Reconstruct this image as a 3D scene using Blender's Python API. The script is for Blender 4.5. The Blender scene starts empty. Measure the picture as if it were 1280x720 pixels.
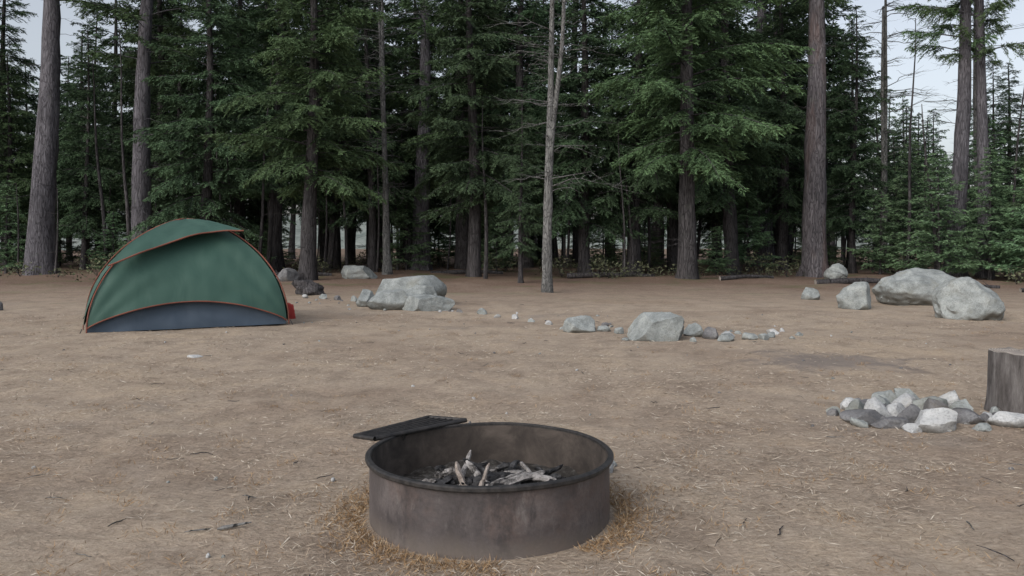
import bpy, math, random
import numpy as np
from mathutils import Vector, Matrix, noise

random.seed(7); rng=np.random.default_rng(7)
S=bpy.context.scene
S.view_settings.view_transform='Standard'; S.view_settings.look='None'
S.view_settings.exposure=0; S.view_settings.gamma=1

# ------------------------------------------------------------------ helpers
def link(o,parent=None):
    S.collection.objects.link(o)
    if parent: o.parent=parent
    return o
def build(name,chunks,mats,sharp=None):
    """chunks: (V(n,3), F(m,k), mat, tone(n)|None, smooth)"""
    nv=0; V=[];L=[];LS=[];M=[];SM=[];T=[];ls=0
    for v,f,m,t,sm in chunks:
        v=np.asarray(v,dtype=np.float32).reshape(-1,3); f=np.asarray(f,dtype=np.int32)
        if len(f)==0: continue
        V.append(v); L.append((f+nv).ravel()); k=f.shape[1]
        LS.append(ls+np.arange(len(f))*k); ls+=f.size
        M.append(np.full(len(f),m,dtype=np.int32)); SM.append(np.full(len(f),sm,dtype=bool))
        T.append(np.full(len(v),.5,dtype=np.float32) if t is None else np.asarray(t,dtype=np.float32))
        nv+=len(v)
    V=np.concatenate(V);L=np.concatenate(L);LS=np.concatenate(LS);M=np.concatenate(M);SM=np.concatenate(SM);T=np.concatenate(T)
    me=bpy.data.meshes.new(name)
    me.vertices.add(len(V)); me.vertices.foreach_set('co',V.ravel())
    me.loops.add(len(L)); me.loops.foreach_set('vertex_index',L)
    me.polygons.add(len(LS)); me.polygons.foreach_set('loop_start',LS.astype(np.int32))
    me.polygons.foreach_set('material_index',M); me.polygons.foreach_set('use_smooth',SM)
    for m in mats: me.materials.append(m)
    me.update(calc_edges=True)
    a=me.attributes.new('tone','FLOAT','POINT'); a.data.foreach_set('value',T)
    me.validate()
    if sharp: me.set_sharp_from_angle(angle=math.radians(sharp))
    return me
def obj(name,me,loc=(0,0,0),rot=(0,0,0),sc=(1,1,1),parent=None):
    o=bpy.data.objects.new(name,me); o.location=loc; o.rotation_euler=rot; o.scale=sc
    return link(o,parent)
def empty(name,loc=(0,0,0)):
    o=bpy.data.objects.new(name,None); o.location=loc; o.empty_display_size=.2
    return link(o)
def tube(P,R,n=6,cap=True):
    P=np.asarray(P,float);R=np.asarray(R,float)
    if R.ndim==0: R=np.full(len(P),float(R))
    T=np.gradient(P,axis=0); T/=np.linalg.norm(T,axis=1)[:,None]+1e-9
    mt=T.mean(0); ref=np.array([0,0,1.]) if abs(mt[2])<.8*np.linalg.norm(mt)+1e-6 else np.array([1.,0,0])
    A=np.cross(T,ref);A/=np.linalg.norm(A,axis=1)[:,None]+1e-9;B=np.cross(T,A)
    a=np.arange(n)/n*2*math.pi
    V=P[:,None,:]+R[:,None,None]*(np.cos(a)[None,:,None]*A[:,None,:]+np.sin(a)[None,:,None]*B[:,None,:])
    m=len(P); i=np.arange(m-1)[:,None]*n; j=np.arange(n)[None,:]; j2=(j+1)%n
    F=np.stack([i+j,i+j2,i+n+j2,i+n+j],-1).reshape(-1,4)
    return V.reshape(-1,3),F
def nz(x,y,z=0.0,s=1.0): return noise.noise(Vector((x*s,y*s,z*s)))
def sm(a,b,x):
    t=min(1,max(0,(x-a)/(b-a))); return t*t*(3-2*t)
def gz(x,y):
    d=math.hypot(x,y)
    h=.022*nz(x,y,3,1.3)+.012*nz(x,y,8,4.5)+.03*nz(x,y,1,.35)
    if d<14: h+=.007*nz(x,y,5,13)
    f=sm(16,30,d); h+=f*(.14*nz(x,y,2,.22)+.07*nz(x,y,4,.7))
    h+=sm(30,90,d)*(-.6)
    r=math.hypot(x+.10,y-3.66); h*=sm(.3,1.1,r) if r<1.1 else 1
    return h

# ------------------------------------------------------------------ materials
def mat(name,rough=.9,spec=.2):
    m=bpy.data.materials.new(name); m.use_nodes=True
    nt=m.node_tree; b=nt.nodes['Principled BSDF']
    b.inputs['Roughness'].default_value=rough
    b.inputs['Specular IOR Level'].default_value=spec
    return m,nt,b
def coords(nt,scale=(1,1,1),kind='Object',loc=(0,0,0)):
    tc=nt.nodes.new('ShaderNodeTexCoord'); mp=nt.nodes.new('ShaderNodeMapping')
    mp.inputs['Scale'].default_value=scale; mp.inputs['Location'].default_value=loc
    nt.links.new(tc.outputs[kind],mp.inputs['Vector']); return mp.outputs['Vector']
def nt_noise(nt,vec,scale,detail=6,rough=.6,dist=0):
    n=nt.nodes.new('ShaderNodeTexNoise'); n.inputs['Scale'].default_value=scale
    n.inputs['Detail'].default_value=detail; n.inputs['Roughness'].default_value=rough
    n.inputs['Distortion'].default_value=dist
    nt.links.new(vec,n.inputs['Vector']); return n.outputs['Fac']
def ramp(nt,fac,stops):
    r=nt.nodes.new('ShaderNodeValToRGB'); e=r.color_ramp.elements
    while len(e)<len(stops): e.new(.5)
    for i,(p,c) in enumerate(stops):
        e[i].position=p; e[i].color=(c[0],c[1],c[2],1) if len(c)>2 else (c[0],)*3+(1,)
    nt.links.new(fac,r.inputs['Fac']); return r.outputs['Color']
def mix(nt,a,b,fac,mode='MIX'):
    m=nt.nodes.new('ShaderNodeMix'); m.data_type='RGBA'; m.blend_type=mode
    if isinstance(fac,(int,float)): m.inputs[0].default_value=fac
    else: nt.links.new(fac,m.inputs[0])
    for i,v in ((6,a),(7,b)):
        if isinstance(v,tuple): m.inputs[i].default_value=v+(1,)
        else: nt.links.new(v,m.inputs[i])
    return m.outputs[2]
def bump(nt,b,h,strength,dist,prev=None):
    n=nt.nodes.new('ShaderNodeBump'); n.inputs['Strength'].default_value=strength
    n.inputs['Distance'].default_value=dist; nt.links.new(h,n.inputs['Height'])
    if prev: nt.links.new(prev,n.inputs['Normal'])
    nt.links.new(n.outputs[0],b.inputs['Normal']); return n.outputs[0]
def math_(nt,op,a,b=None):
    n=nt.nodes.new('ShaderNodeMath'); n.operation=op
    for i,v in enumerate((a,b)):
        if v is None: continue
        if isinstance(v,(int,float)): n.inputs[i].default_value=v
        else: nt.links.new(v,n.inputs[i])
    return n.outputs[0]
def attr(nt):
    a=nt.nodes.new('ShaderNodeAttribute'); a.attribute_name='tone'; return a.outputs['Fac']

def ground_mat():
    m,nt,b=mat('needle_covered_ground',.95,.1)
    v=coords(nt)
    fine=nt_noise(nt,v,55,5,.75); fine2=nt_noise(nt,coords(nt,(1,2.0,1)),16,6,.72,.6); mid=nt_noise(nt,v,2.2,6,.65,.4); big=nt_noise(nt,v,.35,5,.6)
    c1=ramp(nt,fine,[(.30,(.175,.140,.110)),(.47,(.355,.290,.228)),(.62,(.475,.398,.320)),(.78,(.62,.54,.45))])
    c2=ramp(nt,fine2,[(.32,(.21,.168,.130)),(.5,(.38,.312,.245)),(.7,(.52,.44,.357))])
    c=mix(nt,c1,c2,.5)
    c=mix(nt,c,ramp(nt,mid,[(.35,(.74,.72,.71)),(.5,(1,1,1)),(.68,(1.12,1.1,1.05))]),.8,'MULTIPLY')
    c=mix(nt,c,ramp(nt,big,[(.38,(.82,.79,.78)),(.52,(1,1,1)),(.66,(1.06,1.04,1.0))]),.9,'MULTIPLY')
    c=mix(nt,c,(.25,.22,.195),ramp(nt,nt_noise(nt,v,.6,4,.6,.3),[(.60,(0,)),(.74,(.7,))]))
    # an old ash and bare-earth patch
    vl=nt.nodes.new('ShaderNodeVectorMath'); vl.operation='LENGTH'
    nt.links.new(coords(nt,(1/1.0,1/.75,0),loc=(-3.25,-8.2/.75,0)),vl.inputs[0])
    pd=math_(nt,'ADD',vl.outputs['Value'],math_(nt,'MULTIPLY',math_(nt,'SUBTRACT',mid,.5),2.4))
    c=mix(nt,c,(.205,.18,.165),ramp(nt,pd,[(.45,(.75,)),(1.0,(0,))]))
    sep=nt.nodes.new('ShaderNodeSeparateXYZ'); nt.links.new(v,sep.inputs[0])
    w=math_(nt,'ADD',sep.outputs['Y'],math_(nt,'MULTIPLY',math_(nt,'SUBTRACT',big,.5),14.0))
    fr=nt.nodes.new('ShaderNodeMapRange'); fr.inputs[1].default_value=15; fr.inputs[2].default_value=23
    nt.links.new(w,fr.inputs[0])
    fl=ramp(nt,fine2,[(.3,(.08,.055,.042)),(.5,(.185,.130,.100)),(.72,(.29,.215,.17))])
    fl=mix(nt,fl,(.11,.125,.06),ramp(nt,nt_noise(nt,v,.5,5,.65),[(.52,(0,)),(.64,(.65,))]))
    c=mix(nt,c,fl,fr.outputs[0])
    nt.links.new(c,b.inputs['Base Color'])
    p=bump(nt,b,mid,.5,.03); p=bump(nt,b,fine2,.7,.02,p); bump(nt,b,fine,.7,.010,p)
    return m
M_ground=ground_mat()

def bark_mat(name,lo,hi,red=0,zs=.13):
    m,nt,b=mat(name,.95,.1)
    v=coords(nt,(1,1,zs))
    a=nt_noise(nt,v,16,6,.7,.4)
    vo=nt.nodes.new('ShaderNodeTexVoronoi'); vo.feature='DISTANCE_TO_EDGE'; vo.inputs['Scale'].default_value=9
    wv=nt.nodes.new('ShaderNodeVectorMath'); wv.operation='ADD'
    nn=nt.nodes.new('ShaderNodeTexNoise'); nn.inputs['Scale'].default_value=4; nt.links.new(v,nn.inputs['Vector'])
    nt.links.new(v,wv.inputs[0]); nt.links.new(nn.outputs['Color'],wv.inputs[1]); nt.links.new(wv.outputs[0],vo.inputs['Vector'])
    cr=ramp(nt,vo.outputs['Distance'],[(0,(.3,)),(.12,(1,))])
    c=ramp(nt,a,[(.3,lo),(.68,hi)])
    big=nt_noise(nt,coords(nt,(1,1,.5)),.9,4,.6)
    c=mix(nt,c,ramp(nt,big,[(.3,(.65,.65,.65)),(.7,(1.25,1.22,1.2))]),.8,'MULTIPLY')
    c=mix(nt,c,cr,.75,'MULTIPLY')
    c=mix(nt,c,(.16,.175,.15),ramp(nt,nt_noise(nt,coords(nt),2.5,5,.7),[(.6,(0,)),(.72,(.4,))]))
    if red: c=mix(nt,c,(.19,.12,.10),ramp(nt,nt_noise(nt,coords(nt,(1,1,.25)),1.6,4,.6),[(.5,(0,)),(.64,(red,))]))
    nt.links.new(c,b.inputs['Base Color'])
    p=bump(nt,b,cr,.8,.03); bump(nt,b,a,.7,.02,p)
    return m
M_bark=bark_mat('pine_bark',(.075,.072,.083),(.20,.196,.22))
M_barkR=bark_mat('red_pine_bark',(.078,.072,.08),(.205,.195,.21),.4)
M_barkD=bark_mat('spruce_bark',(.042,.040,.042),(.115,.11,.116))
M_barkP=bark_mat('pale_dead_bark',(.12,.122,.122),(.25,.253,.25),0,.3)

def leaf_mat(name,dark,lite):
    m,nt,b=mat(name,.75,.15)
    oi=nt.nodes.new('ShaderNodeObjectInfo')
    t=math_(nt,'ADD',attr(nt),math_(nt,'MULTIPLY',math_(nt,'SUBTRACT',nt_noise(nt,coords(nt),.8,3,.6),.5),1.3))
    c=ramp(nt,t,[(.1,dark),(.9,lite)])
    hs=nt.nodes.new('ShaderNodeHueSaturation'); nt.links.new(c,hs.inputs['Color'])
    hs.inputs['Saturation'].default_value=.92
    nt.links.new(math_(nt,'ADD',.482,math_(nt,'MULTIPLY',oi.outputs['Random'],.034)),hs.inputs['Hue'])
    nt.links.new(math_(nt,'ADD',.75,math_(nt,'MULTIPLY',oi.outputs['Random'],.5)),hs.inputs['Value'])
    nt.links.new(hs.outputs[0],b.inputs['Base Color'])
    return m
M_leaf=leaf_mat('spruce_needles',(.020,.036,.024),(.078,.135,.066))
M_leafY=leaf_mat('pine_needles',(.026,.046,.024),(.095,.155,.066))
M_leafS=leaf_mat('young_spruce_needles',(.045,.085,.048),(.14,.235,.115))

# ------------------------------------------------------------------ ground sheet
def make_ground():
    ys=[-30.0]
    y=-30.0
    while y<900:
        a=abs(y-3.0)
        y+= .035 if 1.6<y<5 else min(20,max(.045,.02*a)) ; ys.append(y)
    xs=[0.0];x=0.0
    while x<700:
        x+=.04 if x<3 else min(20,.04+.022*(x-3)); xs.append(x)
    xs=np.array([-v for v in xs[:0:-1]]+xs); ys=np.array(ys)
    nx,ny=len(xs),len(ys)
    V=np.empty((ny,nx,3),np.float32)
    for j,yy in enumerate(ys):
        for i,xx in enumerate(xs):
            V[j,i]=(xx,yy,gz(xx,yy))
    i=np.arange(nx-1)[None,:]; j=np.arange(ny-1)[:,None]*nx
    F=np.stack([j+i,j+i+1,j+nx+i+1,j+nx+i],-1).reshape(-1,4)
    obj('ground',build('ground',[(V.reshape(-1,3),F,0,None,True)],[M_ground]))
make_ground()
def ridge():
    m,nt,b=mat('hazy_distant_woods',1,0)
    a=nt_noise(nt,coords(nt,(1,1,1.5)),.25,8,.75)
    nt.links.new(ramp(nt,a,[(.35,(.13,.155,.145)),(.62,(.26,.285,.265))]),b.inputs['Base Color'])  # pale grey-green: distance haze is painted into the hill's colour
    V=[];n=260;rows=12
    for j in range(rows):
        q=j/(rows-1)
        for i in range(n):
            t=-1.25+2.5*i/(n-1); r=170+60*q
            h=(9+5*noise.noise(Vector((t*3,0,4)))+2*noise.noise(Vector((t*14,0,7)))+1.6*noise.noise(Vector((t*60,0,1))))*math.sin(q*math.pi/2)**.8
            V.append((r*math.sin(t),r*math.cos(t),-.9+h+.8*noise.noise(Vector((t*50,q*6,2)))*q))
    F=[[j*n+i,j*n+i+1,(j+1)*n+i+1,(j+1)*n+i] for j in range(rows-1) for i in range(n-1)]
    obj('distant_hill',build('distant_hill',[(np.array(V),F,0,None,True)],[m]))
ridge()

# ------------------------------------------------------------------ trees
def leaflets(O,D,Lg,W,tone,Nrm):
    n=len(O)
    Sd=np.cross(D,Nrm); Sd/=np.linalg.norm(Sd,axis=1)[:,None]+1e-9
    L=Lg[:,None]; w=W[:,None]
    V=np.stack([O,O+D*L*.45+Sd*w,O+D*L,O+D*L*.45-Sd*w],1).reshape(-1,3)
    F=np.arange(n*4).reshape(-1,4)
    return V,F,np.repeat(tone,4)
def foliage_branch(start,phi,L,up,droop,r,dens=1.0,s0=.12,leaf=.12,hang=.35,wid=.12,step=.30):
    out=np.array([math.cos(phi),math.sin(phi),0.]); side=np.array([-math.sin(phi),math.cos(phi),0.])
    bend=r.normal(0,.10)
    def P(s): 
        s=np.asarray(s)[...,None]
        return start+out*s*L+side*(bend*s*s*L)+np.array([0,0,1.])*(up*s-droop*s*s)*L
    s=np.linspace(0,1,6)
    bt=tube(P(s),.004+.010*L*(1-s)**.8*.9+.003,3)
    nt_=max(4,int(L/.085*dens))
    ss=np.clip(s0+(1-s0)*(np.arange(nt_)+r.random(nt_))/nt_,0,1)
    OO=[];DD=[];LL=[];TT=[]
    for sg in (-1,1):
        O=P(ss); ang=r.uniform(.55,1.15,nt_)
        D=out[None]*np.cos(ang)[:,None]+sg*side[None]*np.sin(ang)[:,None]
        D[:,2]+=(up-2*droop*ss)*.6-hang*r.uniform(-.2,2.0,nt_)+r.normal(0,.12,nt_)
        D/=np.linalg.norm(D,axis=1)[:,None]
        l=(.12+.42*L*(1-ss)**.8*np.minimum(1,ss*3+.3))*r.uniform(.55,1.15,nt_); l=np.minimum(l,1.0)
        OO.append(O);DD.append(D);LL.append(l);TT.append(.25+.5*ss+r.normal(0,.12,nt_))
    O=np.concatenate(OO);D=np.concatenate(DD);l=np.concatenate(LL);t=np.concatenate(TT)
    keep=r.random(len(l))>.10; O,D,l,t=O[keep],D[keep],l[keep],t[keep]
    cnt=np.maximum(2,(l/(leaf*step)).astype(int)); idx=np.repeat(np.arange(len(l)),cnt)
    k=np.arange(len(idx))-np.repeat(np.cumsum(cnt)-cnt,cnt)
    f=(k+.5)/cnt[idx]; 
    o=O[idx]+D[idx]*(f*l[idx])[:,None]; o[:,2]-=.18*f*f*l[idx]
    ax=D[idx]; up3=np.array([0,0,1.]); sd=np.cross(ax,up3); sd/=np.linalg.norm(sd,axis=1)[:,None]+1e-9
    res=[]
    for sg in (-1,1):
        a=r.uniform(.25,.85,len(idx))
        d=ax*np.cos(a)[:,None]+sg*sd*np.sin(a)[:,None]; d[:,2]+=r.normal(-.10,.28,len(idx)); d/=np.linalg.norm(d,axis=1)[:,None]
        nr=np.tile(up3,(len(idx),1))+r.normal(0,.8,(len(idx),3))
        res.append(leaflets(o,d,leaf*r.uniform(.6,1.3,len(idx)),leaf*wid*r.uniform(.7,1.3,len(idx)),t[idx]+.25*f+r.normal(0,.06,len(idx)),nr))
    return bt,res
def trunk(H,r0,r,lean=(0,0),wob=.12,sides=14,flare=.35,rtop=.12):
    n=26; z=np.linspace(-.3,H,n)
    ph=r.uniform(0,6,2)
    q=np.clip(z/H,0,1)
    P=np.stack([lean[0]*q*H+wob*np.sin(z*.35+ph[0])-wob*math.sin(ph[0]),lean[1]*q*H+wob*np.sin(z*.3+ph[1])-wob*math.sin(ph[1]),z],1)
    R=r0*((1-q)*(1-rtop)+rtop)*(1+flare*np.exp(-np.clip(z,0,9)/.35))
    V,F=tube(P,R,sides)
    V=V.reshape(n,sides,3); c=P[:,None,:]
    w=1+.06*r.normal(0,1,(n,sides,1)); fl=1+.22*np.exp(-np.clip(z,0,9)/.3)[:,None,None]*r.normal(0,1,(1,sides,1))
    V=c+(V-c)*w*fl*np.array([1,1,0])+ (V-c)*np.array([0,0,1])
    def C(zz): return np.array([np.interp(zz,z,P[:,0]),np.interp(zz,z,P[:,1]),zz])
    def RR(zz): return np.interp(zz,z,R)
    return V.reshape(-1,3),F,C,RR
def dead_branch(start,phi,L,r,twigs=5,up=.1,rad=.012):
    out=np.array([math.cos(phi),math.sin(phi),0.]); ch=[]
    k=7; s=np.linspace(0,1,k)
    J=np.cumsum(r.normal(0,.035*L,(k,3)),0); J[0]=0
    P=start+out*s[:,None]*L+np.array([0,0,1.])*((up*s-.25*s*s)*L)[:,None]+J
    ch.append(tube(P,rad*(1-s*.85),4))
    for q in range(twigs):
        i=r.integers(1,k); a=phi+r.choice([-1,1])*r.uniform(.4,1.1); l=L*r.uniform(.15,.45)
        o2=np.array([math.cos(a),math.sin(a),r.uniform(-.4,.4)])
        s2=np.linspace(0,1,4); J2=np.cumsum(r.normal(0,.05*l,(4,3)),0);J2[0]=0
        ch.append(tube(P[i]+o2*s2[:,None]*l+J2,rad*.45*(1-s2*.8),3))
    return ch
def conifer(name,seed,H,r0,cb,R,nb,bark,leafm,shape='spruce',lean=(0,0),leaf=.12,deadlow=10,dens=1.0,sides=12,wob=.12,wid=.12,step=.30):
    r=np.random.default_rng(seed)
    V,F,C,RR=trunk(H,r0,r,lean,wob,sides)
    ch=[(V,F,0,None,True)]
    for i in range(nb):
        q=((i+r.random())/nb); z=cb+(H-cb)*q**.95
        if shape=='spruce': L=R*(1-q)**.7*min(1,.6+q*3)*r.uniform(.4,1.3)+.15; up=.0+.40*q; dr=.26
        elif shape=='pine': L=R*math.sin(math.pi*min(1,.25+.75*q))**.6*r.uniform(.4,1.15)+.2; up=.30; dr=.15
        else: L=R*(1-q)**.9*r.uniform(.7,1.1)+.08; up=.35; dr=.2
        phi=i*2.4+r.normal(0,.5)
        bt,res=foliage_branch(C(z),phi,L,up+r.normal(0,.14),dr*r.uniform(.3,1.5),r,dens*(.8 if shape=='pine' else 1),s0=(.35 if shape=='pine' else .12),leaf=leaf,wid=wid,hang=(.12 if shape=='sap' else .35),step=step)
        ch.append((bt[0],bt[1],0,None,True))
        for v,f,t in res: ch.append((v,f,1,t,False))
    for i in range(deadlow):
        z=r.uniform(max(.8,cb*.25),cb+.2*(H-cb)); 
        for v,f in dead_branch(C(z),r.uniform(0,6.28),r.uniform(.3,1.3),r,4,rad=.014): ch.append((v,f,0,None,True))
    return build(name,ch,[bark,leafm])

SP=[conifer('spruce_a',11,15,.26,2.4,3.1,120,M_barkD,M_leaf,leaf=.13),
    conifer('spruce_b',12,17,.28,2.9,2.9,130,M_barkD,M_leaf,leaf=.13),
    conifer('spruce_c',13,14,.22,1.7,2.7,120,M_barkD,M_leaf,leaf=.13),
    conifer('spruce_d',14,16,.30,3.5,3.4,115,M_barkD,M_leafY,leaf=.13),
    conifer('spruce_e',15,13,.17,2.0,2.3,105,M_barkD,M_leaf,leaf=.13)]
BG=[conifer('deep_spruce_a',71,16,.24,3.0,3.2,80,M_barkD,M_leaf,leaf=.24,dens=.6,sides=8,wid=.15,step=.38),
    conifer('deep_spruce_b',72,18,.26,3.6,3.4,85,M_barkD,M_leaf,leaf=.24,dens=.6,sides=8,wid=.15,step=.38),
    conifer('deep_spruce_c',73,15,.22,2.2,2.9,80,M_barkD,M_leaf,leaf=.24,dens=.6,sides=8,wid=.15,step=.38)]
PI=[conifer('pine_a',21,21,.50,10.5,3.6,55,M_bark,M_leafY,'pine',leaf=.2,deadlow=12,sides=18,wid=.09),
    conifer('pine_b',22,20,.42,8.2,3.6,60,M_bark,M_leafY,'pine',leaf=.2,deadlow=22,sides=18,lean=(.012,0),wid=.09),
    conifer('pine_c',23,20,.44,10.0,3.4,50,M_barkR,M_leafY,'pine',leaf=.2,deadlow=10,sides=18,wid=.09)]
SA=[conifer('sapling_a',31,3.6,.05,.15,1.25,75,M_barkD,M_leafS,'sap',leaf=.10,deadlow=0,dens=.9,sides=8,wob=.03),
    conifer('sapling_b',32,2.6,.04,.10,1.0,60,M_barkD,M_leafS,'sap',leaf=.09,deadlow=0,dens=.9,sides=8,wob=.03),
    conifer('sapling_c',33,5.0,.07,.3,1.5,85,M_barkD,M_leafS,'sap',leaf=.11,deadlow=2,dens=.8,sides=8,wob=.05)]
def put(name,me,x,y,s=1.0,rz=None,sz=None,parent=None,tilt=(0,0)):
    return obj(name,me,(x,y,gz(x,y)-.02),(tilt[0],tilt[1],random.uniform(0,6.28) if rz is None else rz),(s,s,s if sz is None else sz),parent)

put('pine_tree',PI[0],-17.1,29.0,.95,.4,tilt=(0,.012))
put('pine_tree',PI[1],-13.6,29.5,.92,1.0)
put('pine_tree',PI[1],-3.75,33,.9,2.0,tilt=(0,.01))
put('pine_tree',PI[0],12.0,38,.95,3.0)
put('pine_tree',PI[2],10.55,27.9,.98,.2,tilt=(0,-.004))
put('pine_tree',PI[1],15.1,27.3,.70,2.2,.9,tilt=(0,-.03))
put('pine_tree',PI[1],15.95,27.0,.55,4.2,.85,tilt=(0,.01))
put('pine_tree',PI[2],-24,31,.9,1.2); put('pine_tree',PI[0],23.5,30,.9,1.2)
edge=[(-21.5,34,3,.58),(-18.7,35,0,.70),(-15.2,34,1,.95),(-10.6,27.5,2,.95),(-9.2,31,1,1.05),(-7.8,35,0,1),(-6.45,25.2,3,.85),(-5.6,32,4,1.05),
 (-1.3,27,0,.9),(-2.1,34,3,1.05),(.25,22.8,4,.42),(2.6,29,2,1.0),(4.5,29.5,0,.95),(5.55,25.3,3,1.0),(8.4,30.5,1,1.0),(9.0,35,2,1.0),(15.2,36,4,.85),(13.2,31,4,.80),(6.7,33,0,1.05),(-12.3,36,3,1),(-24,38,0,1),(-28,33,3,1),(26,33,2,.8),(30,36,0,.9),
 (.6,34,1,1.0),(-4.6,38,2,1.1),(-13.3,32.5,2,.85),(-17.4,32.5,4,.75),(11.3,33.5,0,.9),(18.6,31,4,.62),(20.4,33,2,.62)]
for x,y,k,s in edge: put('spruce_tree',SP[k],x,y,s)
for x,y,k,s in [(13.9,26,0,1.15),(15.3,25.6,2,.85),(16.4,24.6,0,1.25),(17.6,26.5,2,1.1),(13.0,28.2,1,1.1),(18.3,24,2,.9),(12.6,33,2,.8),(15.9,22.4,1,.7),(17.0,28.5,2,1.15),(14.4,29,2,1.0),
                (-12.9,26.5,1,.5),(-9.6,30,1,.7),(20.5,27,2,1.0),(7.4,29,1,.7),(3.6,31.5,0,.8),(-.6,31,1,.8),(-19.3,30.5,0,1.0),(-15.2,30.5,1,.9),(-11.6,30,0,.9),(9.3,31.5,2,.8)]:
    put('young_spruce_tree',SA[k],x,y,s)

def dead_tree():
    r=np.random.default_rng(55); ch=[]
    V,F,C,RR=trunk(9.5,.125,r,(.004,0),.06,10,.2,.25); ch.append((V,F,0,None,True))
    z=np.linspace(2.0,8.5,14); P=np.stack([.02+.10*(z-2)**.95*.85+.04*np.sin(z*1.3),.02*(z-2),z],1); P[0]=C(2.0)
    v,f=tube(P,np.linspace(.085,.03,14),8); ch.append((v,f,0,None,True))
    for i in range(46):
        zz=r.uniform(2.2,9.2)
        for v,f in dead_branch(C(zz),r.uniform(0,6.28),r.uniform(.5,2.3)*(.5+.5*min(1,zz/6)),r,8,up=.25,rad=.015): ch.append((v,f,0,None,True))
    for i in range(20):
        k=r.integers(3,14)
        for v,f in dead_branch(P[k],r.uniform(0,6.28),r.uniform(.4,1.5),r,7,up=.3,rad=.012): ch.append((v,f,0,None,True))
    return build('dead_tree',ch,[M_barkP])
DT=dead_tree()
put('dead_tree',DT,.83,19.2,1,0)
put('dead_tree',DT,-4.3,27.5,1.1,2.0); put('dead_tree',DT,17.5,30,1.1,1.0); put('dead_tree',DT,14.4,31,1.2,4.0)

bf=empty('background_forest')
rb=random.Random(3); pts=[]
def scatter(n,d0,d1,tr,gap):
    tries=0; k0=0
    while k0<n and tries<20000:
        tries+=1
        d=rb.uniform(d0,d1); t=rb.uniform(-tr,tr); x=t*d
        if any((x-a)**2+(d-b)**2<gap**2 for a,b in pts): continue
        pts.append((x,d)); k0+=1
        i=rb.choice([0,1,2]); me=BG[i]; H=[16,18,15][i]; s=rb.uniform(.9,1.2); sx=s
        if .41<t<.85:
            s=min(s,(1.5+d*rb.uniform(.09,.20))/H); sx=max(s,.55)
        elif -.68<t<-.50: s=min(s,(1.5+d*rb.uniform(.20,.28))/H); sx=max(s,.75)
        put('conifer',me,x,d,sx,rb.uniform(0,6.28),sz=s,parent=bf)
scatter(66,37,52,.95,2.8)
scatter(74,52,85,.95,3.4)
for i in range(40):
    d=rb.uniform(32,50); t=rb.uniform(-.8,.8)
    put('sapling',SA[rb.choice([0,1,2])],t*d,d,rb.uniform(.6,1.2),rb.uniform(0,6.28),parent=bf)

def undergrowth():
    r=np.random.default_rng(9); ch=[]
    for i in range(100):
        y=r.uniform(26,48); x=r.uniform(-.75,.75)*y; h=r.uniform(3,9); g=gz(x,y)
        z=np.linspace(-.1,h,8); P=np.stack([x+r.normal(0,.05)*z+.05*np.sin(z),y+0*z,g+z],1)
        v,f=tube(P,np.linspace(r.uniform(.03,.09),.012,8),6); ch.append((v,f,0,None,True))
        for q in range(5):
            for v,f in dead_branch(P[r.integers(2,8)],r.uniform(0,6.28),r.uniform(.3,1.2),r,3,rad=.01): ch.append((v,f,0,None,True))
    return obj('bare_saplings',build('bare_saplings',ch,[M_barkD]))
undergrowth()
M_brush=leaf_mat('brush_leaves',(.05,.055,.035),(.15,.165,.09))
def shrubs():
    r=np.random.default_rng(19); ch=[]
    cs=[(-12.6,24.5,.9,.9),(-12.0,25.2,.7,.7),(-9.4,27,.6,.6),(14.2,22.5,.6,.5),(17,23,1,.6)]
    for i in range(190):
        y=r.uniform(26,52); cs.append((r.uniform(-.75,.75)*y,y,r.uniform(.3,1.1),r.uniform(.2,.9)))
    for x,y,w,h in cs:
        n=int(260*w*max(h,.4)); g=gz(x,y)
        p=r.normal(0,.42,(n,3))*[w,w,0]; hh=r.random(n)**.8*h*np.exp(-(p[:,0]**2+p[:,1]**2)/(w*w)*.8)
        O=p+[x,y,g]; O[:,2]+=hh
        D=r.normal(0,1,(n,3)); D[:,2]=abs(D[:,2])*.5; D/=np.linalg.norm(D,axis=1)[:,None]
        v,f,t=leaflets(O,D,r.uniform(.06,.16,n),r.uniform(.015,.035,n),.2+.7*hh/max(h,.1)+r.normal(0,.15,n),r.normal(0,1,(n,3)))
        ch.append((v,f,1,t,False))
        for q in range(int(8*w)+2):
            a=r.uniform(0,6.28); l=h*r.uniform(.5,1.1); e=np.array([math.cos(a)*.4*w,math.sin(a)*.4*w,l])
            v,f=tube(np.array([x,y,g])+np.outer([0,.5,1],e)+np.array([[0,0,0],[.03,0,.03],[0,0,0]]),[.008,.006,.003],3); ch.append((v,f,0,None,True))
    return obj('undergrowth_shrubs',build('undergrowth_shrubs',ch,[M_barkD,M_brush]))
shrubs()

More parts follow.
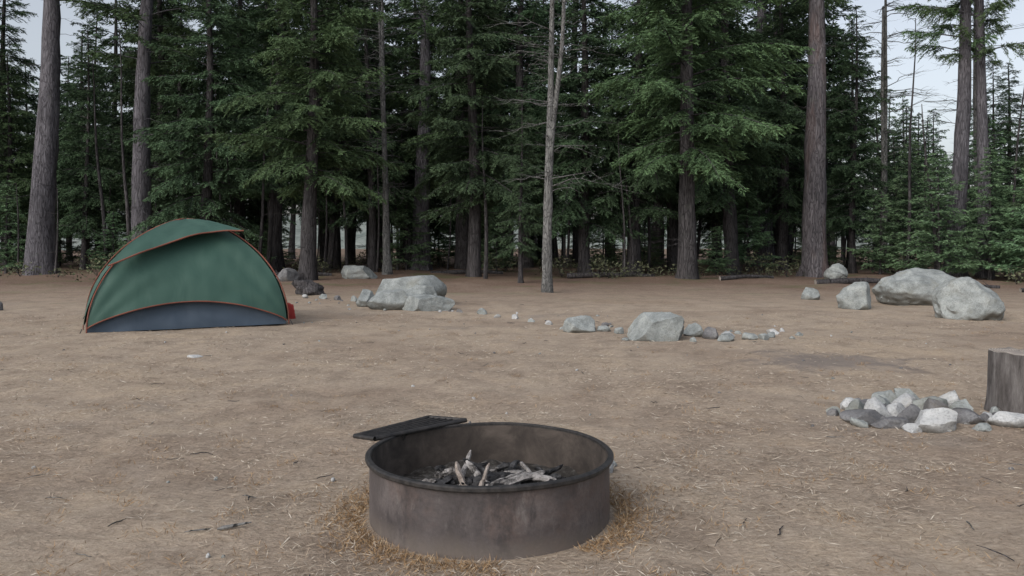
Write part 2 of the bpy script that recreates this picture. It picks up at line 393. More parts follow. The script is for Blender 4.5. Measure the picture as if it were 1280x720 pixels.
# ------------------------------------------------------------------ rocks
def rock_mat(name,lo,hi,warm):
    m,nt,b=mat(name,.85,.25)
    v=coords(nt); 
    a=nt_noise(nt,v,5,8,.7,.3); sp=nt_noise(nt,v,60,3,.7); l=nt_noise(nt,v,2.2,5,.7,.5)
    c=ramp(nt,a,[(.3,lo),(.62,hi)])
    c=mix(nt,c,ramp(nt,sp,[(.34,(.45,.45,.45)),(.48,(1,1,1)),(.7,(1.2,1.2,1.2))]),.6,'MULTIPLY')
    c=mix(nt,c,warm,ramp(nt,l,[(.54,(0,)),(.68,(.6,))]))
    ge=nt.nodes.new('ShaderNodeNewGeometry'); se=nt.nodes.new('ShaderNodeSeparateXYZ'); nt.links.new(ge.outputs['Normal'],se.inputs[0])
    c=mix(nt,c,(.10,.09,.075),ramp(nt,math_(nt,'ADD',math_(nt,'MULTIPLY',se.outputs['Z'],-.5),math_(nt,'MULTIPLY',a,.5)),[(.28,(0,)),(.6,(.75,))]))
    nt.links.new(c,b.inputs['Base Color'])
    p=bump(nt,b,a,.6,.04); bump(nt,b,sp,.35,.006,p)
    return m
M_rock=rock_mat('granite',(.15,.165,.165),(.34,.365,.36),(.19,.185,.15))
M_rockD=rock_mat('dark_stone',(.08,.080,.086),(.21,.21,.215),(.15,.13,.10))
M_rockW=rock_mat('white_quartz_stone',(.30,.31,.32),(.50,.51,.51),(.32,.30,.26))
def ico(sub):
    import bmesh
    bm=bmesh.new(); bmesh.ops.create_icosphere(bm,subdivisions=sub,radius=1)
    V=np.array([v.co[:] for v in bm.verts]); F=np.array([[v.index for v in f.verts] for f in bm.faces]); bm.free(); return V,F
ICO={k:ico(k) for k in (2,3,4,5)}
def rockgeo(seed,w,d,h,sub=4,planes=14,rough=.035,flat=.75,hard=.985,cmin=.45):
    r=np.random.default_rng(seed); V,F=ICO[sub]; V=V.copy()
    for i in range(planes):
        n=r.normal(0,1,3); n/=np.linalg.norm(n); 
        if n[2]<-.2: n[2]*=-1
        c=r.uniform(cmin,.85); dd=V@n; over=dd>c
        V[over]-=np.outer(dd[over]-c,n)*hard
    if flat: 
        n=np.array([r.normal(0,.12),r.normal(0,.12),1]); n/=np.linalg.norm(n); dd=V@n; o=dd>flat; V[o]-=np.outer(dd[o]-flat,n)*.95
    off=r.uniform(0,50,3)
    nrm=V/np.linalg.norm(V,axis=1)[:,None]
    dis=np.array([noise.fractal(Vector(p*1.7+off),1.0,2.0,4) for p in V])
    dis2=np.array([abs(noise.noise(Vector(p*4.5+off))) for p in V])
    V=V+nrm*(dis*rough*1.6-dis2*rough*.8)[:,None]
    a,b=V.min(0),V.max(0)
    V=(V-(a+b)/2)/((b-a)/2)
    V=V*[w/2,d/2,h*.68]; V[:,2]+=h*.32
    return V,F
def rock(name,x,y,w,h,seed,m=M_rock,depth=None,rz=0,sub=5,**k):
    V,F=rockgeo(seed,w,depth or w*.8,h,sub,**k)
    return obj(name,build(name,[(V,F,0,None,True)],[m],30),(x,y,gz(x,y)),(0,0,rz))
def rocks_joined(name,items,mats):
    ch=[]
    for (x,y,w,h,seed,mi,dep,tilt) in items:
        V,F=rockgeo(seed,w,dep,h,3 if w<.2 else 4)
        R=np.array((Matrix.Rotation(tilt[0],3,'X')@Matrix.Rotation(tilt[1],3,'Y')@Matrix.Rotation(tilt[2],3,'Z')))
        V=V@R.T+[x,y,gz(x,y)+(tilt[3] if len(tilt)>3 else 0)]
        ch.append((V,F,mi,None,True))
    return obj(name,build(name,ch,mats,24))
rock('boulder',-2.0,15.6,1.45,.58,101,M_rock,1.3,flat=.4)
rock('boulder',-2.25,14.55,.80,.36,102,M_rock,.6,flat=.5)
rock('boulder',-1.5,14.3,.95,.28,103,M_rock,.6,flat=.4)
rock('boulder',-1.75,15.0,.8,.42,131,M_rock,.6,flat=.4)
rock('boulder',-2.75,15.1,.4,.32,130,M_rock,.5,flat=.6)
rock('boulder',-5.0,26,1.2,.42,104,M_rock,.9)
rock('boulder',-6.9,24.5,.7,.4,105,M_rockD,.6)
rock('boulder',.92,10.9,.46,.22,106,M_rock,.4)
rock('boulder',1.82,10.0,.74,.35,107,M_rock,.55,flat=.6)
rock('boulder',2.35,10.3,.30,.17,108,M_rock,.3)
rock('boulder',7.9,15.6,1.65,.70,109,M_rock,1.2,rough=.07,flat=0,planes=7,hard=.75,cmin=.7)
rock('boulder',7.3,12.75,1.02,.66,144,M_rock,.9,rough=.07,flat=0,planes=6,hard=.8,cmin=.68)
rock('boulder',6.25,14.6,.70,.50,111,M_rock,.6,rough=.05,planes=8,hard=.85,cmin=.6)
rock('boulder',6.3,16.9,.42,.27,112,M_rock,.4)
rock('boulder',10.2,25.2,.72,.50,113,M_rock,.6,rough=.06,flat=0,planes=6,hard=.8,cmin=.65)
rock('boulder',9.9,11.6,.8,.5,114,M_rock,.7)
rock('boulder',-9.2,14.2,.28,.22,115,M_rockD,.3)
def stone_line():
    r=np.random.default_rng(77); it=[]
    def add(x,y,w,m=None): it.append((x,y,w,w*r.uniform(.4,.65),int(r.integers(1e6)),int(r.choice([0,0,1,2])) if m is None else m,w*r.uniform(.6,1),(0,0,r.uniform(0,6))))
    for px,py,w in [(2.5,10.0,.24),(2.62,9.75,.2),(2.75,10.15,.16),(2.95,9.9,.2),(3.1,9.85,.13),(3.3,10.2,.15),(3.45,10.6,.18),(1.25,10.9,.2),(1.42,10.6,.14),(1.1,11.3,.16),
                    (1.35,11.6,.12),(.55,12.0,.13),(.3,12.4,.12),(.05,12.9,.14),(-.25,13.1,.12),(-.5,13.5,.16),(-.9,13.9,.14),(-2.75,15.3,.18),(-2.95,15.7,.15),(-3.2,16.2,.2),(-3.6,16.5,.16),(-4.0,16.9,.2),(-4.4,17,.13),
                    (3.0,10.6,.1),(2.2,9.7,.1),(1.4,9.9,.09),(.7,11.2,.08),(3.7,10.3,.09)]:
        add(px,py,w)
    for i in range(26): 
        t=r.random(); add(-4.5+8*t+r.normal(0,.3),16.6-6.4*t+r.normal(0,.35),r.uniform(.04,.09))
    return rocks_joined('scattered_stones',it,[M_rock,M_rockD,M_rockW])
stone_line()
def stone_circle():
    r=np.random.default_rng(4); it=[]
    data=[(2.43,5.55,.32,.08,1,.26),(2.62,5.75,.30,.10,1,.22),(2.55,5.42,.26,.07,1,.18),(2.86,5.38,.35,.15,2,.26),(3.02,5.78,.26,.12,0,.2),(2.80,6.05,.24,.09,0,.2),
          (3.15,5.5,.24,.10,1,.18),(3.33,5.36,.26,.09,2,.2),(3.25,5.95,.22,.12,2,.2),(3.05,6.15,.22,.10,0,.2),(2.7,5.62,.22,.12,2,.12),(2.66,5.32,.13,.05,2,.1),(3.1,5.28,.12,.05,0,.1),
          (3.55,5.25,.2,.07,1,.16),(2.98,5.6,.18,.15,1,.12),(2.5,5.9,.15,.08,2,.14),(3.9,5.5,.25,.11,0,.2),(3.95,5.9,.25,.11,0,.2),(2.45,5.7,.18,.12,0,.12),
          (2.55,5.6,.24,.14,2,.16),(2.75,5.5,.2,.13,1,.14),(2.9,5.85,.24,.13,2,.16),(3.2,5.72,.2,.13,0,.14),(2.35,5.42,.14,.05,0,.1),(2.7,5.85,.2,.11,0,.14)]
    for i,(x,y,w,h,m,d) in enumerate(data): it.append((x,y,w,h,300+i,m,d,(r.normal(0,.2),r.normal(0,.2),r.uniform(-.5,.5))))
    for i in range(22): 
        a=r.uniform(0,6.28); w=r.uniform(.05,.11); it.append((2.87+.5*math.cos(a)*r.uniform(.7,1.2),5.7+.38*math.sin(a)*r.uniform(.7,1.2),w,w*.6,380+i,int(r.choice([0,1,1,2])),w*.8,(0,0,r.uniform(0,3))))
    return rocks_joined('campfire_stone_circle',it,[M_rock,M_rockD,M_rockW])
stone_circle()
def small_bits():
    r=np.random.default_rng(14); it=[]
    it.append((.50,4.28,.11,.07,900,2,.09,(0,0,.3))); it.append((.55,4.4,.07,.04,901,0,.06,(0,0,1)))
    it.append((-3.35,8.45,.17,.025,902,2,.12,(0,0,.2)))
    for i in range(70):
        y=r.uniform(2.6,14); it.append((r.uniform(-.7,.7)*y,y,r.uniform(.015,.04),r.uniform(.01,.02),910+i,int(r.choice([0,1,2])),r.uniform(.015,.03),(0,0,r.uniform(0,6))))
    ch=[]
    for (x,y,w,h,seed,mi,dep,tl) in it:
        V,F=rockgeo(seed,w,dep,h,2 if w<.05 else 3); a=tl[2]; R=np.array(Matrix.Rotation(a,3,'Z'))
        ch.append((V@R.T+[x,y,gz(x,y)],F,mi,None,True))
    obj('pebbles',build('pebbles',ch,[M_rock,M_rockD,M_rockW]))
small_bits()

# ------------------------------------------------------------------ stump
def wood_end_mat():
    m,nt,b=mat('sawn_wood_end',.85,.2)
    v=coords(nt,(1,1,.2)); w=nt.nodes.new('ShaderNodeTexWave'); w.wave_type='RINGS'; w.rings_direction='Z'
    w.inputs['Scale'].default_value=18; w.inputs['Distortion'].default_value=2.5; w.inputs['Detail'].default_value=3; nt.links.new(v,w.inputs['Vector'])
    c=ramp(nt,w.outputs['Fac'],[(0,(.20,.175,.155)),(1,(.34,.31,.28))])
    c=mix(nt,c,(.15,.14,.13),ramp(nt,nt_noise(nt,v,7,5,.7),[(.5,(0,)),(.7,(.7,))]))
    nt.links.new(c,b.inputs['Base Color']); bump(nt,b,w.outputs['Fac'],.3,.004); return m
M_end=wood_end_mat()
def stump_bark():
    m,nt,b=mat('weathered_stump_wood',.95,.1)
    v=coords(nt,(1,1,.12)); a=nt_noise(nt,v,32,7,.72,.3); g=nt_noise(nt,coords(nt,(1,1,.35)),7,6,.7,.4)
    c=ramp(nt,a,[(.3,(.06,.055,.055)),(.48,(.13,.122,.12)),(.7,(.21,.20,.198))])
    c=mix(nt,c,ramp(nt,g,[(.35,(.5,.48,.47)),(.6,(1.1,1.1,1.1))]),.85,'MULTIPLY')
    nt.links.new(c,b.inputs['Base Color']); p=bump(nt,b,g,.6,.012); bump(nt,b,a,.9,.010,p); return m
M_stump=stump_bark()
def log_round(name,x,y,R,H,seed,barkm):
    n=120; k=34; a=np.arange(n)/n*2*math.pi
    rings=[]
    z=np.linspace(-.04,H,k)
    for zz in z:
        rr=[R*(1+.05*math.cos(2*t+1)+.035*noise.noise(Vector((math.cos(t)*2,math.sin(t)*2,zz*.8+seed)))+.04*noise.noise(Vector((math.cos(t)*9,math.sin(t)*9,zz*1.5+seed)))+.025*noise.noise(Vector((math.cos(t)*22,math.sin(t)*22,zz*5+seed)))) for t in a]
        rr=np.array(rr)*(1+.10*math.exp(-max(zz,0)/.07))
        rings.append(np.stack([rr*np.cos(a),rr*np.sin(a),np.full(n,zz)],1))
    rings[-1][:,2]+=[.012*noise.noise(Vector((math.cos(t)*3,math.sin(t)*3,5))) for t in a]
    V=np.concatenate(rings); i=np.arange(k-1)[:,None]*n; j=np.arange(n)[None,:]; j2=(j+1)%n
    F=np.stack([i+j,i+j2,i+n+j2,i+n+j],-1).reshape(-1,4)
    top=[rings[-1]]
    for q in (.97,.93,.6,.3,.04): t=rings[-1]*[q,q,1]; t[:,2]+=.004*(1-q)+(.006 if q<.96 else 0); top.append(t)
    T=np.concatenate(top); i=np.arange(5)[:,None]*n; TF=np.stack([i+j,i+j2,i+n+j2,i+n+j],-1).reshape(-1,4)
    return obj(name,build(name,[(V,F,0,None,True),(T,TF,1,None,True)],[barkm,M_end]),(x,y,gz(x,y)),(.01,.015,0))
log_round('log_stump',3.66,5.78,.185,.44,3,M_stump)
def rotten():
    V,F=rockgeo(222,.85,.7,.34,4,rough=.16,flat=.6); obj('rotten_stump',build('rotten_stump',[(V,F,0,None,True)],[M_barkD]),(-4.65,18.2,gz(-4.65,18.2)))
rotten()
for i,(x,y,l,rd,a) in enumerate([(9.8,22.6,2.6,.10,.15),(11.9,21.5,2.2,.08,-.2),(7.2,24.5,2.0,.07,.4),(-7.2,26.5,2.4,.09,.3),(3.4,27.5,3.0,.1,-.1),(-1.6,28.5,2.6,.09,.2),(13.4,19.8,1.7,.06,.1)]):
    r=np.random.default_rng(40+i); s=np.linspace(-.5,.5,12); P=np.stack([s*l,.04*np.sin(s*7),.03*np.cos(s*5)+0*s],1)
    v,f=tube(P,rd*(1-.3*(s+.5))*(1+r.normal(0,.04,12)),10); ch=[(v,f,0,None,True)]
    for e in (0,-1):
        c=P[e]; rg=v.reshape(12,10,3)[e]; ch.append((np.concatenate([rg,[c]]),[[q,(q+1)%10,10] for q in range(10)],1,None,False))
    for q in range(5):
        for vv,ff in dead_branch(P[r.integers(2,11)],r.uniform(0,6.28),r.uniform(.2,.5),r,2,up=.8,rad=.012): ch.append((vv,ff,0,None,True))
    obj('fallen_log',build('fallen_log',ch,[M_barkD,M_end]),(x,y,gz(x,y)+rd*.75),(0,0,a))

# ------------------------------------------------------------------ steel fire ring
def steel_mat():
    m,nt,b=mat('weathered_steel',.62,.4)
    v2=coords(nt); v=coords(nt,(1,1,.8))
    a=nt_noise(nt,v,4,8,.72,.5); f=nt_noise(nt,v2,70,4,.7); 
    c=ramp(nt,a,[(.30,(.050,.045,.047)),(.5,(.090,.079,.080)),(.68,(.15,.132,.130))])
    c=mix(nt,c,(.125,.080,.064),ramp(nt,nt_noise(nt,v2,2.6,7,.72,.3),[(.48,(0,)),(.68,(.5,))]))
    c=mix(nt,c,(.045,.041,.043),ramp(nt,nt_noise(nt,coords(nt,(1,1,.5)),7,6,.75,.2),[(.52,(0,)),(.64,(.7,))]))
    c=mix(nt,c,(.20,.185,.18),ramp(nt,nt_noise(nt,coords(nt,(1,1,.35)),11,7,.78,.3),[(.57,(0,)),(.70,(.6,))]))
    c=mix(nt,c,ramp(nt,f,[(.3,(.75,.75,.75)),(.7,(1.2,1.2,1.2))]),.6,'MULTIPLY')
    se=nt.nodes.new('ShaderNodeSeparateXYZ'); nt.links.new(v2,se.inputs[0])
    d=math_(nt,'ADD',se.outputs['Z'],math_(nt,'MULTIPLY',math_(nt,'SUBTRACT',a,.5),.2))
    c=mix(nt,c,(.24,.205,.175),ramp(nt,d,[(.0,(.45,)),(.09,(0,))]))
    nt.links.new(c,b.inputs['Base Color']); b.inputs['Metallic'].default_value=.15
    nt.links.new(ramp(nt,a,[(.3,(.45,)),(.7,(.75,))]),b.inputs['Roughness'])
    p=bump(nt,b,a,.4,.008); bump(nt,b,f,.35,.002,p); return m
M_steel=steel_mat()
def soot_mat():
    m,nt,b=mat('sooty_steel',.8,.25); v=coords(nt)
    a=nt_noise(nt,v,6,6,.7,.4)
    c=ramp(nt,a,[(.3,(.03,.026,.024)),(.5,(.062,.052,.046)),(.72,(.11,.092,.08))])
    nt.links.new(c,b.inputs['Base Color']); bump(nt,b,nt_noise(nt,v,40,4,.7),.4,.003); return m
M_soot=soot_mat()
def black_mat():
    m,nt,b=mat('black_iron',.5,.4); a=nt_noise(nt,coords(nt),25,5,.7)
    nt.links.new(ramp(nt,a,[(.35,(.02,.02,.021)),(.7,(.065,.06,.058))]),b.inputs['Base Color']); b.inputs['Metallic'].default_value=.3
    bump(nt,b,a,.3,.002); return m
M_black=black_mat()
def lathe(prof,n=160,wob=0.0,seed=0):
    a=np.arange(n)/n*2*math.pi; prof=np.array(prof); k=len(prof)
    w=1+wob*np.array([noise.noise(Vector((math.cos(t)*1.2+seed,math.sin(t)*1.2,0))) for t in a])
    dz=.005*np.array([noise.noise(Vector((math.cos(t)*1.6,math.sin(t)*1.6,seed+3))) for t in a])
    V=np.stack([prof[:,0][:,None]*(np.cos(a)*w)[None],prof[:,0][:,None]*(np.sin(a)*w)[None],np.repeat(prof[:,1][:,None],n,1)+dz[None]],-1).reshape(-1,3)
    i=np.arange(k-1)[:,None]*n; j=np.arange(n)[None,:]; j2=(j+1)%n
    return V,np.stack([i+j,i+j2,i+n+j2,i+n+j],-1).reshape(-1,4)
RX,RY=-.10,3.66
ring=empty('steel_fire_ring',(RX,RY,0))
R0=.545; HH=.285
out_=[(R0,-.03)]+[(R0,z) for z in np.linspace(0,HH-.03,6)]+[(R0+.001,HH-.022)]
V,F=lathe(out_,wob=.02)
rim=[(R0+.001,HH-.022),(R0+.014,HH-.020),(R0+.0185,HH-.014),(R0+.0185,HH-.002),(R0+.013,HH+.003),(R0-.004,HH+.004),(R0-.008,HH),(R0-.008,HH-.01)]
V2,F2=lathe(rim,wob=.02)
inn=[(R0-.008,HH-.01)]+[(R0-.008,z) for z in np.linspace(HH-.03,-.03,6)]
V3,F3=lathe(inn,wob=.02)
obj('wall',build('ring_wall',[(V,F,0,None,True),(V3,F3,1,None,True)],[M_steel,M_soot]),parent=ring)
obj('rim',build('ring_rim',[(V2,F2,0,None,True)],[M_black],30),parent=ring)
def ash():
    m,nt,b=mat('ash',.95,.05); a=nt_noise(nt,coords(nt),18,7,.75,.4)
    nt.links.new(ramp(nt,a,[(.3,(.02,.018,.017)),(.5,(.06,.056,.052)),(.62,(.14,.135,.13)),(.75,(.32,.31,.30))]),b.inputs['Base Color']); bump(nt,b,a,.9,.02)
    n=90; k=30
    V=[[0,0,.115]]
    for i in range(1,k+1):
        for j in range(n):
            t=j/n*2*math.pi; rr=i/k*(R0-.004); x,y=rr*math.cos(t),rr*math.sin(t)
            V.append([x,y,.085+.045*math.exp(-(rr/.3)**2)+.025*nz(x,y,4,9)+.012*nz(x,y,1,30)])
    F4=[[1+(i-1)*n+j,1+(i-1)*n+(j+1)%n,1+i*n+(j+1)%n,1+i*n+j] for i in range(1,k) for j in range(n)]
    me=build('ash_bed',[(np.array(V),F4,0,None,True),(np.array(V)[:n+1],[[0,1+j,1+(j+1)%n] for j in range(n)],0,None,True)],[m])
    obj('ash_bed',me,parent=ring)
ash()
def char_mat(name,lo,hi,p0,p1):
    m,nt,b=mat(name,.85,.2); a=nt_noise(nt,coords(nt),22,6,.75,.3)
    nt.links.new(ramp(nt,a,[(p0,lo),(p1,hi)]),b.inputs['Base Color']); bump(nt,b,a,.8,.01); return m
M_ch=char_mat('charcoal',(.012,.012,.013),(.11,.11,.115),.42,.75)
M_chG=char_mat('ashy_charred_wood',(.05,.047,.045),(.42,.40,.39),.38,.62)
M_wd=char_mat('half_burnt_wood',(.16,.13,.11),(.42,.37,.33),.35,.65)
def chunk(c,L,r0,az,el,seed,mi,taper=.6):
    r=np.random.default_rng(seed); k=9;n=7; s=np.linspace(0,1,k)
    d=np.array([math.cos(az)*math.cos(el),math.sin(az)*math.cos(el),math.sin(el)])
    P=np.array(c)+np.outer((s-.5)*L,d)+np.cumsum(r.normal(0,.004,(k,3)),0)
    rad=r0*(1-(1-taper)*s); rad[0]*=.5; rad[-1]*=.35
    v,f=tube(P,rad,n); v=v.reshape(k,n,3); prof=r.uniform(.65,1.2,(1,n,1)); v=P[:,None]+(v-P[:,None])*prof*(1+r.normal(0,.07,(k,n,1)))
    v=v.reshape(-1,3)
    return [(v,f,mi,None,False),(v[:n],[list(range(n))],mi,None,False),(v[-n:],[list(range(n))[::-1]],mi,None,False)]
ch=[]
spec=[((-.12,-.02,.165),.22,.020,1.9,.55,2),((-.04,.00,.165),.24,.028,2.3,.5,1),((-.17,.03,.15),.20,.022,.3,.1,0),((.05,.02,.155),.26,.032,.1,.05,0),((.15,-.02,.155),.26,.028,.5,.12,1),
 ((.22,.05,.15),.22,.026,-.3,.1,0),((.10,.08,.16),.2,.022,1.2,.3,0),((-.06,.09,.165),.2,.022,2.6,.5,0),((-.13,.08,.165),.2,.016,1.3,.7,1),((-.22,-.03,.145),.14,.02,.9,.1,0),((.02,-.08,.155),.2,.024,-.2,.05,0),((.28,-.02,.145),.13,.02,1.1,.1,0),
 ((.18,.10,.165),.22,.014,2.0,.3,1),((-.02,-.05,.175),.16,.012,1.2,.5,2),((.08,-.03,.18),.24,.015,.7,.2,1),((.20,.0,.18),.22,.016,2.8,.12,1),((.26,.06,.17),.16,.016,.6,.25,0)]
for i,(c,L,r0,az,el,mi) in enumerate(spec): ch+=chunk(c,L,r0,az,el,500+i,mi)
rr=np.random.default_rng(5)
for i in range(60):
    a=rr.uniform(0,6.28); q=rr.uniform(0,.36); ch+=chunk((q*math.cos(a)*1.1,q*math.sin(a),.12+.03*(1-q/.4)),rr.uniform(.03,.09),rr.uniform(.008,.018),rr.uniform(0,6.28),rr.uniform(-.2,.3),600+i,int(rr.choice([0,0,0,1])))
obj('charred_wood',build('charred_wood',ch,[M_ch,M_chG,M_wd]),parent=ring)
def grate():
    A=np.array([-.66,3.85,.292]);B=np.array([-.245,4.25,.292])
    C=np.array([-.45,4.33,.290]);D=np.array([-.785,3.985,.272])
    o=np.array([RX,RY,0]); A,B,C,D=[p-o for p in (A,B,C,D)]
    ch=[]
    for p,q,r in ((A,B,.012),(B,C,.011),(C,D,.012),(D,A,.011)):
        v,f=tube([p,(p+q)/2,q],r,8); ch.append((v,f,0,None,True))
    for i in range(1,6):
        t=i/6; v,f=tube([A+(D-A)*t,B+(C-B)*t],.0055,6); ch.append((v,f,0,None,True))
    for t in (.33,.66): v,f=tube([A+(B-A)*t-[0,0,.010],D+(C-D)*t-[0,0,.010]],.005,6); ch.append((v,f,0,None,True))
    for p in (A+(B-A)*.3,A+(B-A)*.75):
        n=-p.copy(); n[2]=0; n/=np.linalg.norm(n)
        q=p+n*(np.linalg.norm(p[:2])-R0); q[2]=HH-.03
        v,f=tube([p,(p+q)/2+[0,0,-.002],q],.008,8); ch.append((v,f,0,None,True))
    obj('cooking_grate',build('cooking_grate',ch,[M_black]),parent=ring)
grate()

# ------------------------------------------------------------------ tent
def cloth(name,c1,c2,rough=.6):
    m,nt,b=mat(name,rough,.3); v=coords(nt)
    a=nt_noise(nt,v,1.6,5,.6,.4)
    nt.links.new(ramp(nt,a,[(.3,c1),(.7,c2)]),b.inputs['Base Color'])
    p=bump(nt,b,nt_noise(nt,coords(nt,(1,1,.5)),2.2,3,.5,.6),.4,.05); bump(nt,b,nt_noise(nt,v,300,1,.5),.1,.001,p)
    return m
M_fly=cloth('green_nylon',(.036,.085,.068),(.045,.100,.080)); M_body=cloth('blue_grey_nylon',(.05,.075,.11),(.08,.11,.15))
M_trim=cloth('red_webbing',(.15,.055,.042),(.23,.085,.06),.8); M_redbag=cloth('red_fabric',(.32,.03,.03),(.45,.06,.05),.7)
tent=empty('dome_tent',(-4.99,12.19,gz(-4.99,12.19))); tent.rotation_euler=(0,0,math.atan2(1.2,2.33))
W,Dp,TH=1.31,1.02,1.53
CR=[(-W,-Dp),(W,-Dp),(W,Dp),(-W,Dp)]; EX=[1.45,1.15,1.1,1.4]
def pole(ci,t):
    th=t*math.pi/2; c=CR[ci]; h=math.cos(th)**EX[ci]
    return np.array([c[0]*h,c[1]*h,TH*math.sin(th)**.97])
def surf(side,s,t,off=0.0,wr=0.0):
    a=pole(side,t);b=pole((side+1)%4,t); p=a+(b-a)*s
    mid=(np.array(CR[side])+np.array(CR[(side+1)%4]))/2; n=np.array([mid[0],mid[1],0]); n/=np.linalg.norm(n)
    sag=-.05*math.sin(math.pi*s)*math.sin(math.pi*min(1,t*1.0))
    ln=n*math.cos(t*1.3)+np.array([0,0,1])*math.sin(t*1.3)
    p=p+ln*(off+sag)
    if wr:
        p=p+ln*wr*noise.noise(Vector((p[0]*2.3+side*7,p[1]*2.3,p[2]*3.5)))+ln*wr*.4*noise.noise(Vector((p[0]*7+side*7,p[1]*7,p[2]*2)))
        for cs in (0.0,1.0):
            an=math.atan2(t+.02,abs(s-cs)+.02); rd=math.hypot(t,s-cs)
            p=p+ln*.014*math.sin(an*16)*math.exp(-rd*2.0)*min(1,rd*6)
    return p
def patch(side,t0,t1,off,ns=56,ntt=48,wr=0.02):
    V=[]
    for j in range(ntt+1):
        for i in range(ns+1):
            s=i/ns; a=t0(s);b=t1(s); t=a+(b-a)*j/ntt; V.append(surf(side,s,t,off(s,t,j/ntt),wr))
    w=ns+1; F=[[j*w+i,j*w+i+1,(j+1)*w+i+1,(j+1)*w+i] for j in range(ntt) for i in range(ns)]
    return np.array(V),F
ch=[]
for sd in range(4):
    v,f=patch(sd,lambda s:0,lambda s:1,lambda s,t,q:0); ch.append((v,f,0,None,True))
obj('inner_body',build('tent_body',ch,[M_body]),parent=tent)
ft=lambda s:.02+.125*math.sin(math.pi*s)**.75
flyoff=lambda s,t,q:.03+.10*(1-q)**4*math.sin(math.pi*s)**.6
ch=[]
v,f=patch(0,ft,lambda s:1,flyoff,wr=.02); ch.append((v,f,0,None,True))
lo=lambda s:.02+.05*math.sin(math.pi*s)
for sd in (1,2,3):
    v,f=patch(sd,lo,lambda s:1,lambda s,t,q:.03,wr=.02); ch.append((v,f,0,None,True))
obj('rain_fly',build('tent_fly',ch,[M_fly]),parent=tent)
bt=lambda s:.34+.24*s+.10*math.sin(math.pi*s)
boff=lambda s,t,q:.045+.19*(1-q)**2
v,f=patch(0,bt,lambda s:1,boff,wr=.02)
obj('fly_brow',build('tent_brow',[(v,f,0,None,True)],[M_fly]),parent=tent)
ss=np.linspace(0,1,56); ch=[]
def trim(pts,r=.011):
    v,f=tube(pts,r,6); ch.append((v,f,0,None,True))
trim([surf(0,s,ft(s),flyoff(s,ft(s),0)+.004,.02) for s in ss]); trim([surf(0,s,bt(s),boff(s,bt(s),0)+.004,.02) for s in ss],.012)
for sd in (0,1,2,3): trim([surf(sd,0,t,.04,0) for t in np.linspace(0,.985,40)],.010)
for sd in (1,2,3): trim([surf(sd,s,lo(s),.034,.02) for s in ss],.009)
obj('webbing_trim',build('tent_trim',ch,[M_trim]),parent=tent)
ch=[]
for c in CR:
    v,f=tube([[c[0]*1.04,c[1]*1.04,.06],[c[0]*1.07,c[1]*1.07,-.03]],.006,6); ch.append((v,f,0,None,True))
obj('tent_pegs',build('tent_pegs',ch,[M_black]),parent=tent)
V,F=rockgeo(808,.20,.18,.26,4,planes=3,rough=.12,flat=0); obj('red_stuff_bag',build('red_stuff_bag',[(V,F,0,None,True)],[M_redbag]),(-3.55,12.75,gz(-3.55,12.75)))

# ------------------------------------------------------------------ litter on the ground
def litter_mat(name,st):
    m,nt,b=mat(name,.85,.15)
    nt.links.new(ramp(nt,attr(nt),st),b.inputs['Base Color']); return m
M_lit=litter_mat('dry_needles',[(0,(.15,.115,.085)),(.35,(.33,.265,.20)),(.7,(.50,.425,.34)),(1,(.66,.60,.51))])
M_gr=litter_mat('dry_grass',[(0,(.14,.085,.045)),(.35,(.30,.195,.105)),(.7,(.42,.30,.18)),(1,(.55,.45,.32))])
def litter():
    r=np.random.default_rng(23); n=130000
    y=1.9*np.exp(r.random(n)*math.log(14/1.9)); x=r.uniform(-1,1,n)*(.72*y+.4)
    keep=np.array([nz(a,b,6,1.1)+.6*nz(a,b,2,4)+.35>rd*.9 for a,b,rd in zip(x,y,r.random(n))])
    x,y=x[keep],y[keep]
    q=np.hypot(x-RX,y-RY); k2=q>R0+.03; x,y=x[k2],y[k2]
    m=len(x); z=np.array([gz(a,b) for a,b in zip(x,y)])+.004+r.random(m)*.006
    a=r.uniform(0,6.28,m); D=np.stack([np.cos(a),np.sin(a),r.normal(0,.16,m)],1); D/=np.linalg.norm(D,axis=1)[:,None]
    L=r.uniform(.02,.075,m); Wd=(.0007+.00028*y)*r.uniform(.7,1.3,m)
    Nn=np.stack([r.normal(0,.3,m),r.normal(0,.3,m),np.ones(m)],1)
    v,f,t=leaflets(np.stack([x,y,z],1),D,L,Wd,np.clip(r.normal(.48,.28,m),0,1),Nn)
    ch=[(v,f,0,t,False)]
    cx=[];cy=[]
    n2=8500; aa=r.uniform(0,6.28,n2); rad=R0+.03+np.abs(r.normal(0,.09,n2)); ok=np.array([nz(math.cos(t)*2,math.sin(t)*2,9,1.0)+.2>0 or abs(math.cos(t))>.8 for t in aa])
    cx.append((RX+rad*np.cos(aa))[ok]);cy.append((RY+rad*np.sin(aa))[ok])
    for i in range(560):
        yy=2.2*math.exp(r.random()*1.8); xx=r.uniform(-.7,.7)*yy
        if math.hypot(xx-RX,yy-RY)<R0+.15: continue
        k=r.integers(6,26); cx.append(xx+r.normal(0,.035,k)); cy.append(yy+r.normal(0,.035,k))
    x=np.concatenate(cx);y=np.concatenate(cy);m=len(x); z=np.array([gz(a,b) for a,b in zip(x,y)])-.002
    D=np.stack([r.normal(0,.8,m),r.normal(0,.8,m),r.uniform(.15,.9,m)],1); D/=np.linalg.norm(D,axis=1)[:,None]
    v,f,t=leaflets(np.stack([x,y,z],1),D,r.uniform(.015,.05,m),np.full(m,.0016),np.clip(r.normal(.4,.22,m),0,1),r.normal(0,1,(m,3)))
    ch.append((v,f,1,t,False))
    obj('pine_needle_litter',build('pine_needle_litter',ch,[M_lit,M_gr]))
litter()
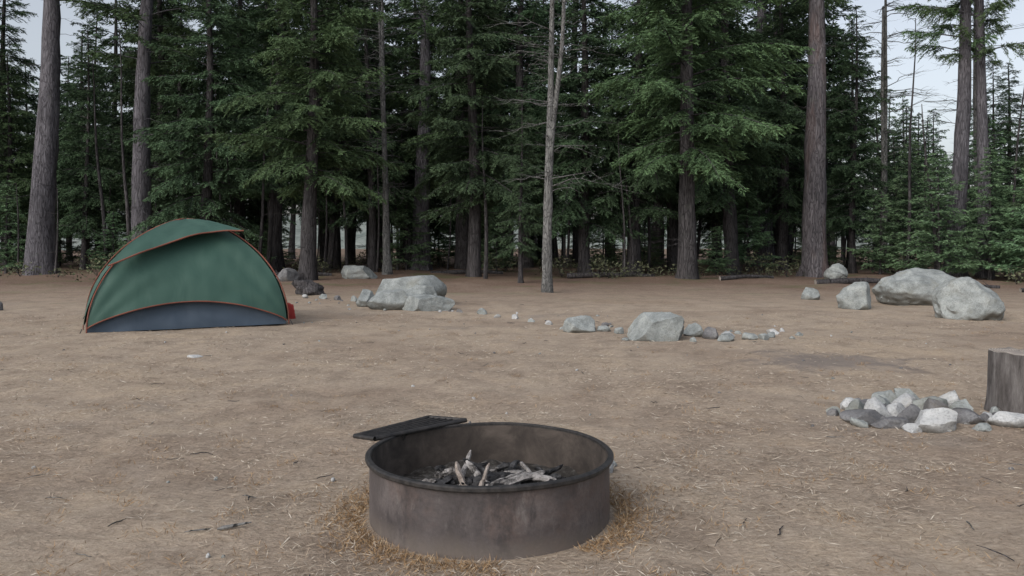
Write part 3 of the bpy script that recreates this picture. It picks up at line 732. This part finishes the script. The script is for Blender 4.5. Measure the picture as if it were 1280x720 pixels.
def twigs():
    r=np.random.default_rng(88); ch=[]
    for i in range(110):
        y=2.3*math.exp(r.random()*2.0); x=r.uniform(-.72,.72)*y
        if math.hypot(x-RX,y-RY)<.75: continue
        l=r.uniform(.04,.14); a=r.uniform(0,6.28); s=np.linspace(-.5,.5,5); j=np.cumsum(r.normal(0,.004,(5,3)),0)
        P=np.stack([x+s*l*math.cos(a),y+s*l*math.sin(a),np.full(5,gz(x,y)+.008)],1)+j
        v,f=tube(P,r.uniform(.0015,.0035)*np.array([.7,1,1,.8,.5]),5); ch.append((v,f,int(r.random()<.5),None,True))
    s=np.linspace(-.5,.5,7); P=np.stack([-1.18+s*.13,3.40+s*.05,gz(-1.18,3.4)+.014+.012*s],1)
    v,f=tube(P,[.004,.009,.008,.007,.006,.005,.002],6); ch.append((v,f,1,None,False))
    obj('fallen_twigs',build('fallen_twigs',ch,[M_barkD,M_barkP]))
twigs()

# ------------------------------------------------------------------ light, sky, camera
w=bpy.data.worlds.new('World'); S.world=w; w.use_nodes=True; nt=w.node_tree
bg=nt.nodes['Background']; sky=nt.nodes.new('ShaderNodeTexSky'); sky.sky_type='NISHITA'; sky.sun_disc=False
EL,AZ=math.radians(38),math.radians(-140)   # soft light from behind and left of the viewer
sky.sun_elevation=EL; sky.sun_rotation=AZ; sky.air_density=1.0; sky.dust_density=3.5; sky.ozone_density=1.0
hs=nt.nodes.new('ShaderNodeHueSaturation'); hs.inputs['Saturation'].default_value=.42; hs.inputs['Value'].default_value=1.25
nt.links.new(sky.outputs[0],hs.inputs['Color']); nt.links.new(hs.outputs[0],bg.inputs['Color']); bg.inputs['Strength'].default_value=.15
sun=bpy.data.lights.new('sun','SUN'); sun.energy=.5; sun.angle=math.radians(60); sun.color=(1,.95,.90)
so=bpy.data.objects.new('sun',sun); link(so)
dirv=Vector((math.sin(AZ)*math.cos(EL),math.cos(AZ)*math.cos(EL),math.sin(EL)))
so.rotation_euler=dirv.to_track_quat('Z','Y').to_euler(); so.location=(-20,-30,30)
cam=bpy.data.cameras.new('camera'); cam.lens=28.1; cam.sensor_width=36; cam.shift_y=-60/1280; cam.clip_end=2000; cam.clip_start=.05
co=bpy.data.objects.new('camera',cam); link(co); co.location=(0,0,1.25); co.rotation_euler=(math.radians(90),0,0)
S.camera=co
